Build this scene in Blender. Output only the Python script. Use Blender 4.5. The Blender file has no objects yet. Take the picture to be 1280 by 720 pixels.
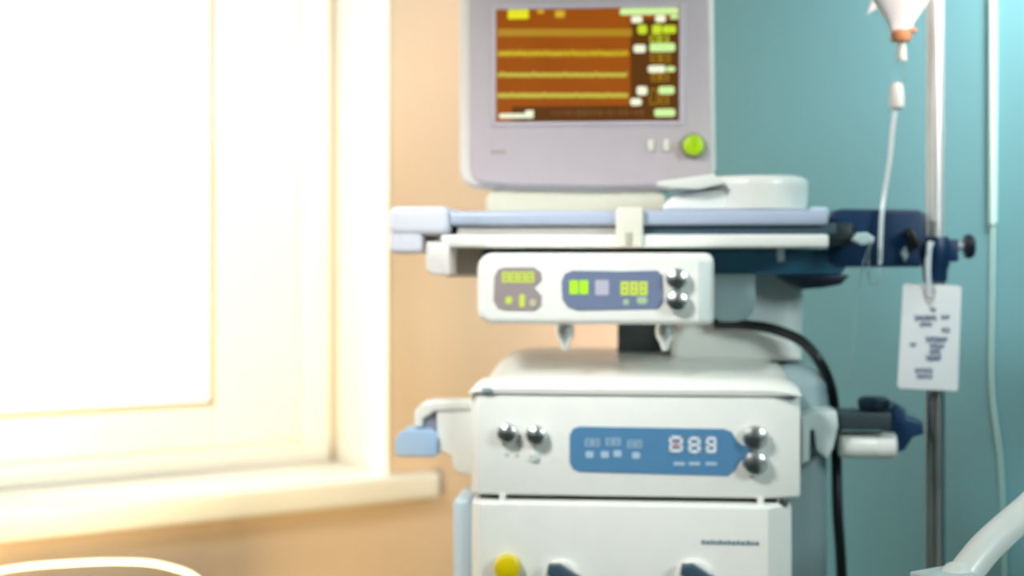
import bpy, bmesh, math, random
from mathutils import Vector, Matrix
R = math.radians
F = 1800.0; HZ = 320.0; CAM = Vector((0, 0, 1.2))
col = bpy.context.scene.collection

# ------------------------------------------------------------------ frames
class Frame:
    """A vertical-axis frame: origin O and turn a about z."""
    def __init__(s, O, a):
        s.O = Vector(O); s.a = a
        s.ex = Vector((math.cos(a), math.sin(a), 0)); s.ey = Vector((-math.sin(a), math.cos(a), 0))
        s.M = Matrix.Translation(s.O) @ Matrix.Rotation(a, 4, 'Z')
    def p(s, px, py, y):
        d = Vector(((px - 640) / F, 1, -(py - HZ) / F))
        k = (y + (s.O - CAM).dot(s.ey)) / d.dot(s.ey)
        w = CAM + d * k - s.O
        return (w.dot(s.ex), y, w.z)
    def X(s, px, y): return s.p(px, HZ, y)[0]
    def Z(s, py, y, px=780): return s.p(px, py, y)[2]
    def v(s, px, py, y): return Vector(s.p(px, py, y))

CART = Frame((0.171, 2.2, 0), R(-5))
ROOM = Frame((0.325, 3.6555, 0), math.atan2(0.547, 0.837))
WLD = Frame((0, 0, 0), 0)

# ------------------------------------------------------------------ materials
def lin(h):
    h = h.lstrip('#'); c = [int(h[i:i+2], 16) / 255 for i in (0, 2, 4)]
    return tuple(((x + .055) / 1.055) ** 2.4 if x > .04045 else x / 12.92 for x in c) + (1,)
MC = {}
def mat(name, color, rough=.45, metal=0, emit=0, trans=0, alpha=1, var=.04, bump=0, scale=30, coat=0, spec=.5):
    if name in MC: return MC[name]
    m = bpy.data.materials.new(name); m.use_nodes = True
    nt = m.node_tree; b = nt.nodes['Principled BSDF']
    c = lin(color) if isinstance(color, str) else tuple(color) + (1,)
    tc = nt.nodes.new('ShaderNodeTexCoord'); nz = nt.nodes.new('ShaderNodeTexNoise')
    nz.inputs['Scale'].default_value = scale; nz.inputs['Detail'].default_value = 3
    nt.links.new(tc.outputs['Object'], nz.inputs['Vector'])
    mx = nt.nodes.new('ShaderNodeMix'); mx.data_type = 'RGBA'
    mx.inputs['A'].default_value = tuple(x * (1 - var) for x in c[:3]) + (1,)
    mx.inputs['B'].default_value = tuple(min(1, x * (1 + var)) for x in c[:3]) + (1,)
    nt.links.new(nz.outputs['Fac'], mx.inputs['Factor'])
    nt.links.new(mx.outputs['Result'], b.inputs['Base Color'])
    b.inputs['Roughness'].default_value = rough; b.inputs['Metallic'].default_value = metal
    b.inputs['Specular IOR Level'].default_value = spec
    b.inputs['Coat Weight'].default_value = coat
    if emit:
        nt.links.new(mx.outputs['Result'], b.inputs['Emission Color']); b.inputs['Emission Strength'].default_value = emit
        nt.links.remove(b.inputs['Base Color'].links[0]); b.inputs['Base Color'].default_value = tuple(x * .12 for x in c[:3]) + (1,)
    b.inputs['Transmission Weight'].default_value = trans; b.inputs['Alpha'].default_value = alpha
    if bump:
        bp = nt.nodes.new('ShaderNodeBump'); bp.inputs['Strength'].default_value = bump; bp.inputs['Distance'].default_value = .002
        nt.links.new(nz.outputs['Fac'], bp.inputs['Height']); nt.links.new(bp.outputs['Normal'], b.inputs['Normal'])
    MC[name] = m; return m

WHITE = mat('white_plastic', '#f0f0ea', .35, coat=.2)
CREAM = mat('cream_plastic', '#ece8d8', .4)
BEZEL = mat('mauve_grey_plastic', '#cabdc2', .5)
BEZEL_SIDE = mat('pale_casing_plastic', '#ece6e2', .45)
GREY = mat('light_grey_plastic', '#ccd8d6', .45)
MIDGREY = mat('mid_grey_plastic', '#8ca2a6', .45)
DARKGREY = mat('dark_grey_rubber', '#2c3a40', .5)
SLATE = mat('slate_plastic', '#3e5564', .4)
NAVY = mat('navy_plastic', '#053055', .4)
NAVYDARK = mat('dark_navy_plastic', '#071b2c', .4)
STEELBLUE = mat('steel_blue_edge', '#b8c2d8', .35)
TRAYDARK = mat('blue_grey_underbody', '#2f6480', .4)
PALEBLUE = mat('pale_blue_plastic', '#c8dae6', .4)
BUMPER = mat('sky_blue_rubber', '#a6c4e6', .5)
PANELBLUE = mat('blue_panel_foil', '#5486ae', .35)
PANELMAUVE = mat('slate_blue_panel_foil', '#737f9c', .35)
PANELTAUPE = mat('taupe_panel_foil', '#9c9090', .4)
CHROME = mat('chrome', '#d8dcdc', .27, metal=1)
STEEL = mat('stainless_steel', '#b4b5b2', .3, metal=1)
BLACK = mat('black_rubber', '#070b0d', .35)
GAP = mat('black_recess', '#050a0c', .6)
LIME = mat('lime_knob_plastic', '#b6de10', .3, coat=.4)
YELLOW = mat('yellow_knob_plastic', '#e6cc00', .3, coat=.4)
LEDLIME = mat('lime_led', (.50, .96, .0), .5, emit=1)
LEDYEL = mat('yellow_green_led', (.60, .75, .08), .5, emit=1)
LEDWHITE = mat('white_led', (.75, .8, .85), .5, emit=.35)
MARK = mat('grey_print', '#7f8f9a', .6)
FAINTPRINT = mat('faint_brown_print', '#a5958f', .6)
PANELPRINT = mat('pale_blue_print', '#a9c4d8', .6)
PANELWHITE = mat('white_print', '#e6eaee', .6)
INK = mat('blue_grey_ink', '#8088a0', .7)
INKFAINT = mat('faint_ink', '#b4b6c0', .7)
CARD = mat('white_card', '#eef0f2', .7)
SCRBROWN = mat('screen_amber_brown', (.31, .072, .001), .6, emit=1, var=.15, scale=14, spec=.15)
SCRDARK = mat('screen_dark_brown', (.10, .032, .002), .6, spec=.15, emit=1, var=.12, scale=14)
SCROLIVE = mat('screen_olive', (.40, .22, .003), .4, emit=1)
SCRLINE = mat('screen_pale_lime', (.50, .46, .045), .4, emit=1)
SCRYEL = mat('screen_yellow', (.74, .72, .0), .4, emit=1)
SCRORANGE = mat('screen_orange', (.62, .40, .01), .4, emit=1)
SCRMINT = mat('screen_mint', (.60, .85, .33), .4, emit=1)
SCRWHITE = mat('screen_white', (.85, .90, .65), .4, emit=1)
BAGM = mat('infusion_bag_film', '#fbfdfc', .3, trans=.08)
CLEARM = mat('clear_tube_plastic', '#eaf6f6', .15, trans=.9, alpha=.35)
LINEM = mat('infusion_tubing', '#f0f8fa', .25, trans=.1, alpha=.85)
AMBER = mat('orange_port_rubber', '#c98a5a', .5)

# ------------------------------------------------------------------ mesh helpers
def merge(bm, t):
    me = bpy.data.meshes.new('t'); t.to_mesh(me); t.free(); bm.from_mesh(me); bpy.data.meshes.remove(me)
def B(): return bmesh.new()
def bev(t, w, seg=3, edges=None):
    if w > 0:
        bmesh.ops.bevel(t, geom=edges or list(t.edges), offset=w, segments=seg, affect='EDGES', profile=.5, clamp_overlap=True)
def box(bm, x0, x1, y0, y1, z0, z1, w=.004, seg=3):
    t = bmesh.new(); bmesh.ops.create_cube(t, size=1)
    for v in t.verts:
        v.co = ((x0 + x1) / 2 + v.co.x * (x1 - x0), (y0 + y1) / 2 + v.co.y * (y1 - y0), (z0 + z1) / 2 + v.co.z * (z1 - z0))
    bev(t, w, seg); merge(bm, t); return bm
def prism(bm, pts, y0, y1, w=.003, seg=3):
    """outline pts [(x,z)] pushed from y0 to y1, both rims rounded"""
    t = bmesh.new()
    a = [t.verts.new((x, y0, z)) for x, z in pts]; b = [t.verts.new((x, y1, z)) for x, z in pts]
    n = len(pts); f0 = t.faces.new(a); f1 = t.faces.new(b[::-1])
    for i in range(n): t.faces.new((a[i], b[i], b[(i + 1) % n], a[(i + 1) % n]))
    bmesh.ops.recalc_face_normals(t, faces=t.faces)
    if w > 0: bev(t, w, seg, list(set(f0.edges) | set(f1.edges)))
    merge(bm, t); return bm
def hprism(bm, pts, z0, z1, w=.003, seg=3):
    """outline pts [(x,y)] pushed up from z0 to z1"""
    t = bmesh.new()
    a = [t.verts.new((x, y, z0)) for x, y in pts]; b = [t.verts.new((x, y, z1)) for x, y in pts]
    n = len(pts); f0 = t.faces.new(a); f1 = t.faces.new(b[::-1])
    for i in range(n): t.faces.new((a[i], b[i], b[(i + 1) % n], a[(i + 1) % n]))
    bmesh.ops.recalc_face_normals(t, faces=t.faces)
    if w > 0: bev(t, w, seg, list(set(f0.edges) | set(f1.edges)))
    merge(bm, t); return bm
def rr(x0, x1, z0, z1, r, n=6):
    """rounded rectangle; r a number or (bl, br, tr, tl)"""
    if not isinstance(r, (tuple, list)): r = (r,) * 4
    out = []
    for (cx, cz, q, a0) in ((x0 + r[0], z0 + r[0], r[0], 180), (x1 - r[1], z0 + r[1], r[1], 270),
                            (x1 - r[2], z1 - r[2], r[2], 0), (x0 + r[3], z1 - r[3], r[3], 90)):
        if q <= 1e-6: out.append((cx, cz)); continue
        for i in range(n + 1):
            a = R(a0 + 90 * i / n); out.append((cx + q * math.cos(a), cz + q * math.sin(a)))
    return out
def lathe(bm, prof, c, axis='Z', seg=28, sx=1, sy=1, turn=None):
    """prof [(r,h)] about an axis through c"""
    t = bmesh.new(); rings = []
    for r, h in prof:
        rings.append([t.verts.new((max(r, 1e-5) * math.cos(2 * math.pi * i / seg) * sx, max(r, 1e-5) * math.sin(2 * math.pi * i / seg) * sy, h)) for i in range(seg)])
    for a, b in zip(rings, rings[1:]):
        for i in range(seg): t.faces.new((a[i], a[(i + 1) % seg], b[(i + 1) % seg], b[i]))
    t.faces.new(rings[0][::-1]); t.faces.new(rings[-1])
    bmesh.ops.recalc_face_normals(t, faces=t.faces)
    m = {'Z': Matrix.Identity(4), 'Y': Matrix.Rotation(R(90), 4, 'X'), 'X': Matrix.Rotation(R(90), 4, 'Y')}[axis]  # 'Y' points to -y
    if turn is not None: m = turn @ m
    bmesh.ops.transform(t, matrix=Matrix.Translation(Vector(c)) @ m, verts=t.verts)
    merge(bm, t); return bm
def smooth_path(P, n=8):
    P = [Vector(p) for p in P]
    if len(P) < 3: return P
    Q = [2 * P[0] - P[1]] + P + [2 * P[-1] - P[-2]]; out = []
    for i in range(1, len(Q) - 2):
        a, b, c, d = Q[i - 1:i + 3]
        for k in range(n):
            t = k / n
            out.append(.5 * ((2 * b) + (c - a) * t + (2 * a - 5 * b + 4 * c - d) * t * t + (3 * b - a - 3 * c + d) * t ** 3))
    out.append(P[-1]); return out
def tube(bm, P, r, seg=12, n=8, smooth=True):
    P = smooth_path(P, n) if smooth else [Vector(p) for p in P]
    t = bmesh.new(); rings = []; N = len(P); up = None
    for i, p in enumerate(P):
        d = (P[min(i + 1, N - 1)] - P[max(i - 1, 0)]).normalized()
        if up is None: up = d.orthogonal().normalized()
        else: up = (up - d * up.dot(d)).normalized()
        s = d.cross(up); rad = r(i / (N - 1)) if callable(r) else r
        rings.append([t.verts.new(p + (up * math.cos(2 * math.pi * k / seg) + s * math.sin(2 * math.pi * k / seg)) * rad) for k in range(seg)])
    for a, b in zip(rings, rings[1:]):
        for k in range(seg): t.faces.new((a[k], a[(k + 1) % seg], b[(k + 1) % seg], b[k]))
    t.faces.new(rings[0][::-1]); t.faces.new(rings[-1])
    bmesh.ops.recalc_face_normals(t, faces=t.faces); merge(bm, t); return bm
def ball(bm, c, r, sx=1, sy=1, sz=1, seg=24):
    t = bmesh.new(); bmesh.ops.create_uvsphere(t, u_segments=seg, v_segments=seg // 2, radius=r)
    for v in t.verts: v.co = (c[0] + v.co.x * sx, c[1] + v.co.y * sy, c[2] + v.co.z * sz)
    merge(bm, t); return bm

SEG = {'a': (0, 1, 1, 1), 'b': (1, .5, 1, 1), 'c': (1, 0, 1, .5), 'd': (0, 0, 1, 0), 'e': (0, 0, 0, .5), 'f': (0, .5, 0, 1), 'g': (0, .5, 1, .5)}
NUM = {'0': 'abcdef', '1': 'bc', '2': 'abged', '3': 'abgcd', '4': 'fgbc', '5': 'afgcd', '6': 'afgedc', '7': 'abc', '8': 'abcdefg', '9': 'abcdfg', 'A': 'abcefg', 'P': 'abefg', '-': 'g'}
def digits(bm, s, x0, x1, z0, z1, y, w):
    n = len(s); cw = (x1 - x0) / n
    for i, ch in enumerate(s):
        a = x0 + i * cw + w * .7; b = x0 + (i + 1) * cw - w * .7
        for g in NUM.get(ch, ''):
            u0, v0, u1, v1 = SEG[g]
            box(bm, a + (b - a) * min(u0, u1) - w / 2, a + (b - a) * max(u0, u1) + w / 2, y - .0006, y + .0004,
                z0 + (z1 - z0) * min(v0, v1) - w / 2, z0 + (z1 - z0) * max(v0, v1) + w / 2, 0)
    return bm

# ------------------------------------------------------------------ object helpers
class Thing:
    def __init__(s, fr, name, base, label=None, cat=None, group=None, kind=None, mesh=None, m=None):
        s.fr = fr; s.base = Vector(base)
        s.o = bpy.data.objects.new(name, None); col.objects.link(s.o)
        s.o.empty_display_size = .05
        s.o.matrix_world = fr.M @ Matrix.Translation(s.base)
        s.tag(s.o, label, cat, group, kind)
    @staticmethod
    def tag(o, label, cat, group=None, kind=None):
        if label: o['label'] = label
        if cat: o['category'] = cat
        if group: o['group'] = group
        if kind: o['kind'] = kind
    def part(s, name, bm, m, parent=None, label=None, ang=35):
        o = make(name, bm, m, s.base, ang); o.parent = parent or s.o
        if label: o['label'] = label
        return o
def make(name, bm, m, base=(0, 0, 0), ang=35):
    base = Vector(base)
    for v in bm.verts: v.co -= base
    me = bpy.data.meshes.new(name); bm.to_mesh(me); bm.free()
    for p in me.polygons: p.use_smooth = True
    me.set_sharp_from_angle(angle=R(ang))
    me.materials.append(m)
    o = bpy.data.objects.new(name, me); col.objects.link(o); return o
def single(fr, name, bm, m, base, label, cat, group=None, kind=None):
    o = make(name, bm, m, base); o.matrix_world = fr.M @ Matrix.Translation(Vector(base))
    Thing.tag(o, label, cat, group, kind); return o
def structure(fr, name, bm, m, parent=None, base=(0, 0, 0)):
    o = make(name, bm, m, base)
    if parent is None:
        o.matrix_world = fr.M @ Matrix.Translation(Vector(base)); 
    else: o.parent = parent
    o['kind'] = 'structure'; return o

# ------------------------------------------------------------------ THE ROOM
TAN = mat('tan_wall_paint', (.73, .55, .39), .85, var=.03, scale=3, bump=.15)
TEAL = mat('teal_wall_paint', (.092, .30, .36), .48, var=.03, scale=2, bump=.05, spec=.6)
TRIMW = mat('white_window_paint', (.88, .87, .83), .4, var=.01)
SILLM = mat('white_sill_stone', (.92, .88, .80), .35, var=.02)
FLOORM = mat('grey_vinyl_floor', (.08, .10, .11), .35, var=.1, scale=8)
CEILM = mat('white_ceiling_paint', (.8, .8, .78), .9)
OTHERW = mat('pale_wall_paint', (.25, .29, .29), .85)
L, D, H = 4.6, 5.2, 2.75
wx0, wx1, wz0, wz1, dep = -3.0, -.7235, .705, 2.4, .31
bm = B()
T = .45
box(bm, -L - .2, wx0, 0, T, 0, H, 0); box(bm, wx1, .2, 0, T, 0, H, 0)
box(bm, wx0, wx1, 0, T, wz1, H, 0); box(bm, wx0, wx1, 0, T, 0, wz0 - .04, 0)
structure(ROOM, 'wall_left', bm, TAN)
bm = B(); box(bm, 0, .2, -D, 0, 0, H, 0); structure(ROOM, 'wall_right', bm, TEAL)
bm = B(); box(bm, -L - .2, .2, -D - .2, -D, 0, H, 0); structure(ROOM, 'wall_rear', bm, OTHERW)
bm = B(); box(bm, -L - .2, -L, -D, 0, 0, H, 0); structure(ROOM, 'wall_far', bm, OTHERW)
bm = B(); box(bm, -L - .2, .2, -D - .2, T, -.1, 0, 0); structure(ROOM, 'floor', bm, FLOORM)
bm = B(); box(bm, -L - .2, .2, -D - .2, T, H, H + .1, 0); structure(ROOM, 'ceiling', bm, CEILM)
bm = B(); box(bm, -L, 0, -.014, 0, 0, .09, .003); structure(ROOM, 'baseboard_left', bm, TRIMW)
bm = B(); box(bm, -.014, 0, -D, -.014, 0, .09, .003); structure(ROOM, 'baseboard_right', bm, TRIMW)
bm = B(); box(bm, -90, 90, .6, 120, -3.2, -3.0, 0)
structure(ROOM, 'ground', bm, mat('pale_paving', (.75, .73, .68), .8, scale=.5))
# window: reveal lining, sill, fixed frame, sash, glass
win = bpy.data.objects.new('window_1', None); col.objects.link(win); win.matrix_world = ROOM.M.copy(); win['kind'] = 'structure'
bm = B()
box(bm, wx1 - .006, wx1 + .0, -.006, dep, wz0, wz1 + .006, .001); box(bm, wx0, wx0 + .006, -.006, dep, wz0, wz1 + .006, .001)
box(bm, wx0, wx1, -.006, dep, wz1 - .006, wz1 + .006, .001)
structure(ROOM, 'window_reveal', bm, TRIMW, win)
bm = B()
sx1 = ROOM.X(551, -.03)
box(bm, wx0 - .12, sx1, -.035, dep, wz0 - .060, wz0, .012, 4)
structure(ROOM, 'window_sill', bm, SILLM, win)
bm = B()
fy0, fy1 = dep - .05, dep + .02
fw = .085
box(bm, wx1 - fw, wx1 - .006, fy0, fy1, wz0, wz1 - .006, .004); box(bm, wx0 + .006, wx0 + fw, fy0, fy1, wz0, wz1 - .006, .004)
box(bm, wx0 + fw, wx1 - fw, fy0, fy1, wz0, wz0 + .05, .004); box(bm, wx0 + fw, wx1 - fw, fy0, fy1, wz1 - .09, wz1 - .006, .004)
structure(ROOM, 'window_frame', bm, TRIMW, win)
bm = B()
ay0, ay1 = dep - .025, dep + .025
xa, xb = wx0 + fw, wx1 - fw; xm = (xa + xb) / 2
st = .215
for q0, q1 in ((xa, xm - .005), (xm + .005, xb)):
    s1 = st if q1 == xb else .09; s0 = .09
    box(bm, q0, q0 + s0, ay0, ay1, wz0 + .05, wz1 - .09, .006); box(bm, q1 - s1, q1, ay0, ay1, wz0 + .05, wz1 - .09, .006)
    box(bm, q0 + s0, q1 - s1, ay0, ay1, wz0 + .05, wz0 + .15, .006); box(bm, q0 + s0, q1 - s1, ay0, ay1, wz1 - .18, wz1 - .09, .006)
structure(ROOM, 'window_sash', bm, TRIMW, win)
bm = B(); gx = xb - st; gz = wz0 + .15
box(bm, gx - .012, gx - .001, ay0 - .004, ay0 + .012, gz, wz1 - .18, .002); box(bm, xm + .09, gx, ay0 - .004, ay0 + .012, gz, gz + .010, .002)
box(bm, xa + .09, xm - .095, ay0 - .004, ay0 + .012, gz, gz + .010, .002); box(bm, wx1 - .018, wx1 - .006, fy0 - .010, fy0 + .001, wz0 + .002, wz1 - .01, .002)
structure(ROOM, 'window_seal', bm, mat('beige_seal_rubber', (.50, .44, .33), .7), win)
gm = bpy.data.materials.new('window_glass'); gm.use_nodes = True
nt = gm.node_tree; nt.nodes.clear()
o_ = nt.nodes.new('ShaderNodeOutputMaterial'); mx = nt.nodes.new('ShaderNodeMixShader'); tr = nt.nodes.new('ShaderNodeBsdfTransparent'); gl = nt.nodes.new('ShaderNodeBsdfGlossy')
gl.inputs['Roughness'].default_value = .05; mx.inputs[0].default_value = .06; tr.inputs[0].default_value = (.97, .99, .98, 1)
nt.links.new(tr.outputs[0], mx.inputs[1]); nt.links.new(gl.outputs[0], mx.inputs[2]); nt.links.new(mx.outputs[0], o_.inputs[0])
bm = B()
box(bm, xa + .085, xm - .09, dep, dep + .005, wz0 + .145, wz1 - .175, 0); box(bm, xm + .09, xb - st + .005, dep, dep + .005, wz0 + .145, wz1 - .175, 0)
structure(ROOM, 'window_glass', bm, gm, win)

# ------------------------------------------------------------------ MEDICAL TROLLEY
C = CART
t = Thing(C, 'medical_trolley', (0, .15, 0),
          'white medical trolley with blue control panel, column, instrument shelf and drawer', 'medical trolley')
yl = -.05
# lower chassis behind the drawer
bm = B(); pz1a = C.Z(494, -.05)
box(bm, C.X(592, .1), C.X(1036, .08), .132, .42, .22, pz1a - .012, .02, 4)
box(bm, C.X(960, .1), C.X(1037, .08), .08, .42, .22, C.Z(458, .08, 1010), .035, 6)
chassis = t.part('chassis', bm, MIDGREY)
bm = B(); box(bm, C.X(567, -.02), C.X(590, -.02), -.03, .10, .24, C.Z(624, -.03, 580), .008)
t.part('side_panel', bm, PALEBLUE, label='pale blue side panel')
# drawer module
dz1 = C.Z(629, -.06)
bm = B()
x0, x1, xc = C.X(588, -.06), C.X(992, -.06), C.X(960, -.06)
hprism(bm, [(x0 + .015, -.06), (x0, -.045), (x0, .079), (x1, .079), (x1, -.03), (xc, -.06)][::-1], .24, dz1, .007, 4)
dr = t.part('drawer', bm, WHITE)
bm = B(); zc = C.Z(708, -.06, 635)
lathe(bm, [(.019, 0), (.0205, .004), (.0205, .014), (.017, .021), (.008, .024), (0, .0245)], (C.X(635, -.06), -.0598, zc), 'Y')
t.part('knob', bm, YELLOW, dr, 'yellow round knob')
for px in (706, 872):
    bm = B(); c = C.v(px - 4, 722, -.06)
    lathe(bm, [(.028, 0), (.028, .006), (.024, .009), (0, .0095)], (c.x, -.0598, c.z), 'Y'); lt = t.part('latch', bm, WHITE, dr)
    bm = B()
    p = [C.p(px - 20, 703, -.07), C.p(px - 6, 703, -.07), C.p(px + 34, 729, -.07), C.p(px + 28, 742, -.07), C.p(px - 22, 716, -.07)]
    prism(bm, [(q[0], q[2]) for q in p], -.088, -.0695, .003); t.part('latch_handle', bm, SLATE, dr, 'dark slate latch lever')
bm = B()
za, zb = C.Z(681, -.06, 912), C.Z(675.5, -.06, 912)
xs = C.X(877, -.06); xe = C.X(949, -.06); random.seed(4)
q = xs
while q < xe:
    w_ = random.uniform(.004, .007); box(bm, q, min(q + w_, xe), -.0608, -.0598, za, zb - random.choice((0, .001)), 0); q += w_ + .0012
t.part('printed_text', bm, MARK, dr, 'small grey printed lettering')
# dark gap and hinge studs between drawer and panel
gz0, gz1 = dz1 - .004, C.Z(621, -.05)
bm = B(); box(bm, C.X(600, -.03), C.X(985, -.03), -.03, .079, gz0, gz1 + .004, 0); t.part('recess', bm, GAP)
bm = B(); lathe(bm, [(.009, -.003), (.009, .008), (.006, .011), (0, .0115)], (C.X(978, -.035), -.030, C.Z(628, -.04, 978)), 'Y', 16); t.part('hinge_stud', bm, CHROME)
for px in (628, 951):
    bm = B(); box(bm, C.X(px - 4, -.05), C.X(px + 4, -.05), -.052, -.03, gz0, gz1 + .002, .001); t.part('spacer', bm, WHITE)
# control module
pz0, pz1 = gz1, C.Z(494, -.05)
bm = B()
x0, x1, xc = C.X(588, -.05), C.X(1001, -.045), C.X(966, -.05)
hprism(bm, [(x0 + .012, -.05), (x0, -.038), (x0, .13), (x1, .13), (x1, -.034), (xc, -.05)][::-1], pz0, pz1, .004, 3)
cp = t.part('control_panel', bm, WHITE)
# lid: back edge higher than the front edge
bm = B(); tm = bmesh.new()
zf, zt, zk = pz1 + .001, C.Z(458, -.0, 800), C.Z(443, .16, 800)
xl, xr = C.X(585, -.05), C.X(1002, -.05)
rows = [(-.054, zf, 0), (-.056, zf + .008, 0), (-.048, zf + .017, .003), (-.02, zf + .026, .008), (.03, zk - .028, .016), (.09, zk - .012, .022), (.16, zk - .002, .026), (.33, zk, .03), (.33, zf, .034)]
vv = []
for y_, z_, ins in rows:
    line = []
    a, b = xl + ins, xr - ins * .3
    for k, u in enumerate((0, .0, .02, .06, .12, .5, .88, .94, .98, 1, 1)):
        dz = (.030, .014, .006, .002, 0, 0, 0, .002, .006, .014, .030)[k]
        zz = max(zf, z_ - dz) if z_ > zf else z_
        if k in (0, 10): zz = zf
        line.append(tm.verts.new((a + (b - a) * u, y_, zz)))
    vv.append(line)
for r0, r1 in zip(vv, vv[1:]):
    for k in range(10): tm.faces.new((r0[k], r0[k + 1], r1[k + 1], r1[k]))
tm.faces.new([l[0] for l in vv]); tm.faces.new([l[10] for l in vv][::-1]); tm.faces.new([v for v in vv[0][::-1]][:0] or [vv[0][0], vv[-1][0], vv[-1][10], vv[0][10]])
bmesh.ops.remove_doubles(tm, verts=tm.verts, dist=1e-5); bmesh.ops.recalc_face_normals(tm, faces=tm.faces); merge(bm, tm)
t.part('lid', bm, WHITE, ang=50)
bm = B(); box(bm, C.X(603, -.05), C.X(616, -.05), -.059, -.044, zf + .001, zf + .009, .002); t.part('lid_catch', bm, MIDGREY)
# seam shadow gasket
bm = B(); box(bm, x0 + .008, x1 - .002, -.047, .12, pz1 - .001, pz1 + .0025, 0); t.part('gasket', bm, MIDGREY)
# blue display foil with chamfered corners and a pointer to the knobs
yf = -.05
def P2(px, py, y=yf): q = C.p(px, py, y); return (q[0], q[2])
bm = B()
prism(bm, [P2(*q) for q in ((712, 544), (716, 536), (724, 533), (905, 536), (915, 540), (921, 551), (927, 556), (934, 558), (941, 561), (941, 569), (932, 572), (925, 576), (918, 588), (910, 595), (724, 590), (716, 586), (712, 578))], -.0512, -.0495, .0003, 1)
dp = t.part('display_foil', bm, PANELBLUE, cp, 'blue chamfered display panel')
bm = B(); random.seed(7)
for cx, py in ((740, 553), (766, 552), (793, 555)):
    digits(bm, random.choice(['00', '90', '20']) if 0 else '88', *sorted((P2(cx - 9, py)[0], P2(cx + 10, py)[0])), P2(cx, py + 4)[1], P2(cx, py - 4)[1], -.0513, .0016)
for cx, py in ((737, 568), (756, 568), (772, 567), (795, 569)):
    a, b = P2(cx - 5, py + 4), P2(cx + 5, py - 4)
    prism(bm, rr(a[0], b[0], a[1], b[1], .002), -.0518, -.0510, 0)
for cx in (849, 868, 889):
    a, b = P2(cx - 7, 581.5), P2(cx + 7, 577.5); b2 = B(); box(b2, a[0], b[0], -.0518, -.0510, a[1], b[1], 0); t.part('printed_caption', b2, PANELPRINT, cp)
t.part('printed_text', bm, PANELPRINT, cp)
bm = B()
for cx, py, w_ in ((845, 555, 8), (868, 556, 7), (889, 556, 6)):
    a, b = P2(cx - w_, py + 9), P2(cx + w_, py - 9)
    digits(bm, '8', a[0] - .0015, b[0] + .0015, a[1] + .001, b[1] - .001, -.0514, .0042)
t.part('symbol', bm, PANELWHITE, cp)
bm = B(); a, b = P2(842, 559), P2(848, 552); box(bm, a[0], b[0], -.0522, -.0512, a[1], b[1], 0)
t.part('indicator_mark', bm, mat('faded_red_print', '#c08a90', .6), cp)
def chrome_knob(th, px, py, r, y, par, m=CHROME, dep_=.02):
    bm = B(); q = C.p(px, py, y - dep_ * .5)
    lathe(bm, [(r * .75, 0), (r * .8, dep_ * .3), (r, dep_ * .4), (r, dep_ * .65), (r * .86, dep_ * .86), (r * .5, dep_), (0, dep_ * 1.05)], (q[0], y + .0003, q[2]), 'Y')
    return th.part('knob', bm, m, par)
for px, py, r in ((634, 541.5, .0155), (670, 544, .0155), (944, 547, .0185), (944, 579, .0185)): chrome_knob(t, px, py, r, yf, cp)
bm = B(); q = C.p(668, 571, -.05); lathe(bm, [(.0065, 0), (.0065, .005), (0, .006)], (q[0], -.0497, q[2]), 'Y', 16); t.part('push_button', bm, GREY, cp)
bm = B(); q = C.p(639, 569, -.05); box(bm, q[0] - .010, q[0] - .003, -.0506, -.0497, q[2] - .002, q[2] + .003, 0); box(bm, q[0] + .006, q[0] + .012, -.0506, -.0497, q[2] - .003, q[2] + .002, 0)
t.part('printed_symbol', bm, mat('faint_grey_print', '#c2c6c0', .6), cp)
# column and collar
bm = B(); cy0 = .17
xL, xR = C.X(880, cy0), C.X(1006, cy0)
zl, zh = zk - .004, C.Z(338, cy0, 950)
hprism(bm, rr(xL, xR, cy0, cy0 + .14, .035), zl, zh, .004)
t.part('column', bm, GREY)
bm = B()
tm = [(C.X(842, .13), C.Z(452, .13, 920)), (C.X(838, .13), C.Z(436, .13, 920)), (C.X(845, .13), C.Z(410, .13, 920)), (C.X(858, .13), C.Z(404, .13, 920)),
      (C.X(895, .13), C.Z(403, .13, 920)), (C.X(940, .13), C.Z(408, .13, 920)), (C.X(985, .13), C.Z(419, .13, 920)), (C.X(1003, .13), C.Z(436, .13, 920)), (C.X(1003, .13), C.Z(452, .13, 920))]
prism(bm, tm[::-1], .13, .34, .012, 4)
t.part('collar', bm, WHITE)
bm = B(); box(bm, C.X(772, .25), C.X(850, .25), .24, .27, zk - .003, C.Z(400, .25, 810), .003); t.part('shade_plate', bm, mat('dark_shade_tone', '#5e666a', .5))  # added dark plate, stands in for wall shade behind the pump
bm = B(); prism(bm, rr(C.X(893, .11), C.X(944, .11), C.Z(402, .11, 920), C.Z(342, .11, 920), (.012, .03, .002, .002)), .10, .172, .006)
t.part('pump_mount', bm, MIDGREY)
# instrument shelf
ys = .105
bm = B()
prism(bm, [P2(536, 311, ys), P2(538, 326, ys), P2(545, 340, ys), P2(560, 346, ys), P2(960, 345, ys), P2(1050, 345, ys), P2(1062, 330, ys), P2(1068, 311, ys)][::-1], .105, .36, .010, 4)
sh = t.part('shelf', bm, TRAYDARK)
bm = B(); box(bm, C.X(550, -.0), C.X(1036, -.0), -.004, .352, C.Z(309.5, 0), C.Z(293, 0), .005); t.part('shelf_lip', bm, WHITE, sh)
bm = B(); box(bm, C.X(572, .02), C.X(785, .02), .014, .345, C.Z(293.5, 0.02), C.Z(279.5, 0.02), .003); t.part('shelf_core', bm, mat('grey_haze_core', '#b5b0ac', .5), sh)  # left half of the core, window haze put into its paler grey
bm = B(); box(bm, C.X(787, .02), C.X(1045, .02), .016, .345, C.Z(293.5, 0.02), C.Z(279.5, 0.02), .003); t.part('shelf_core', bm, SLATE, sh)
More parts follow.
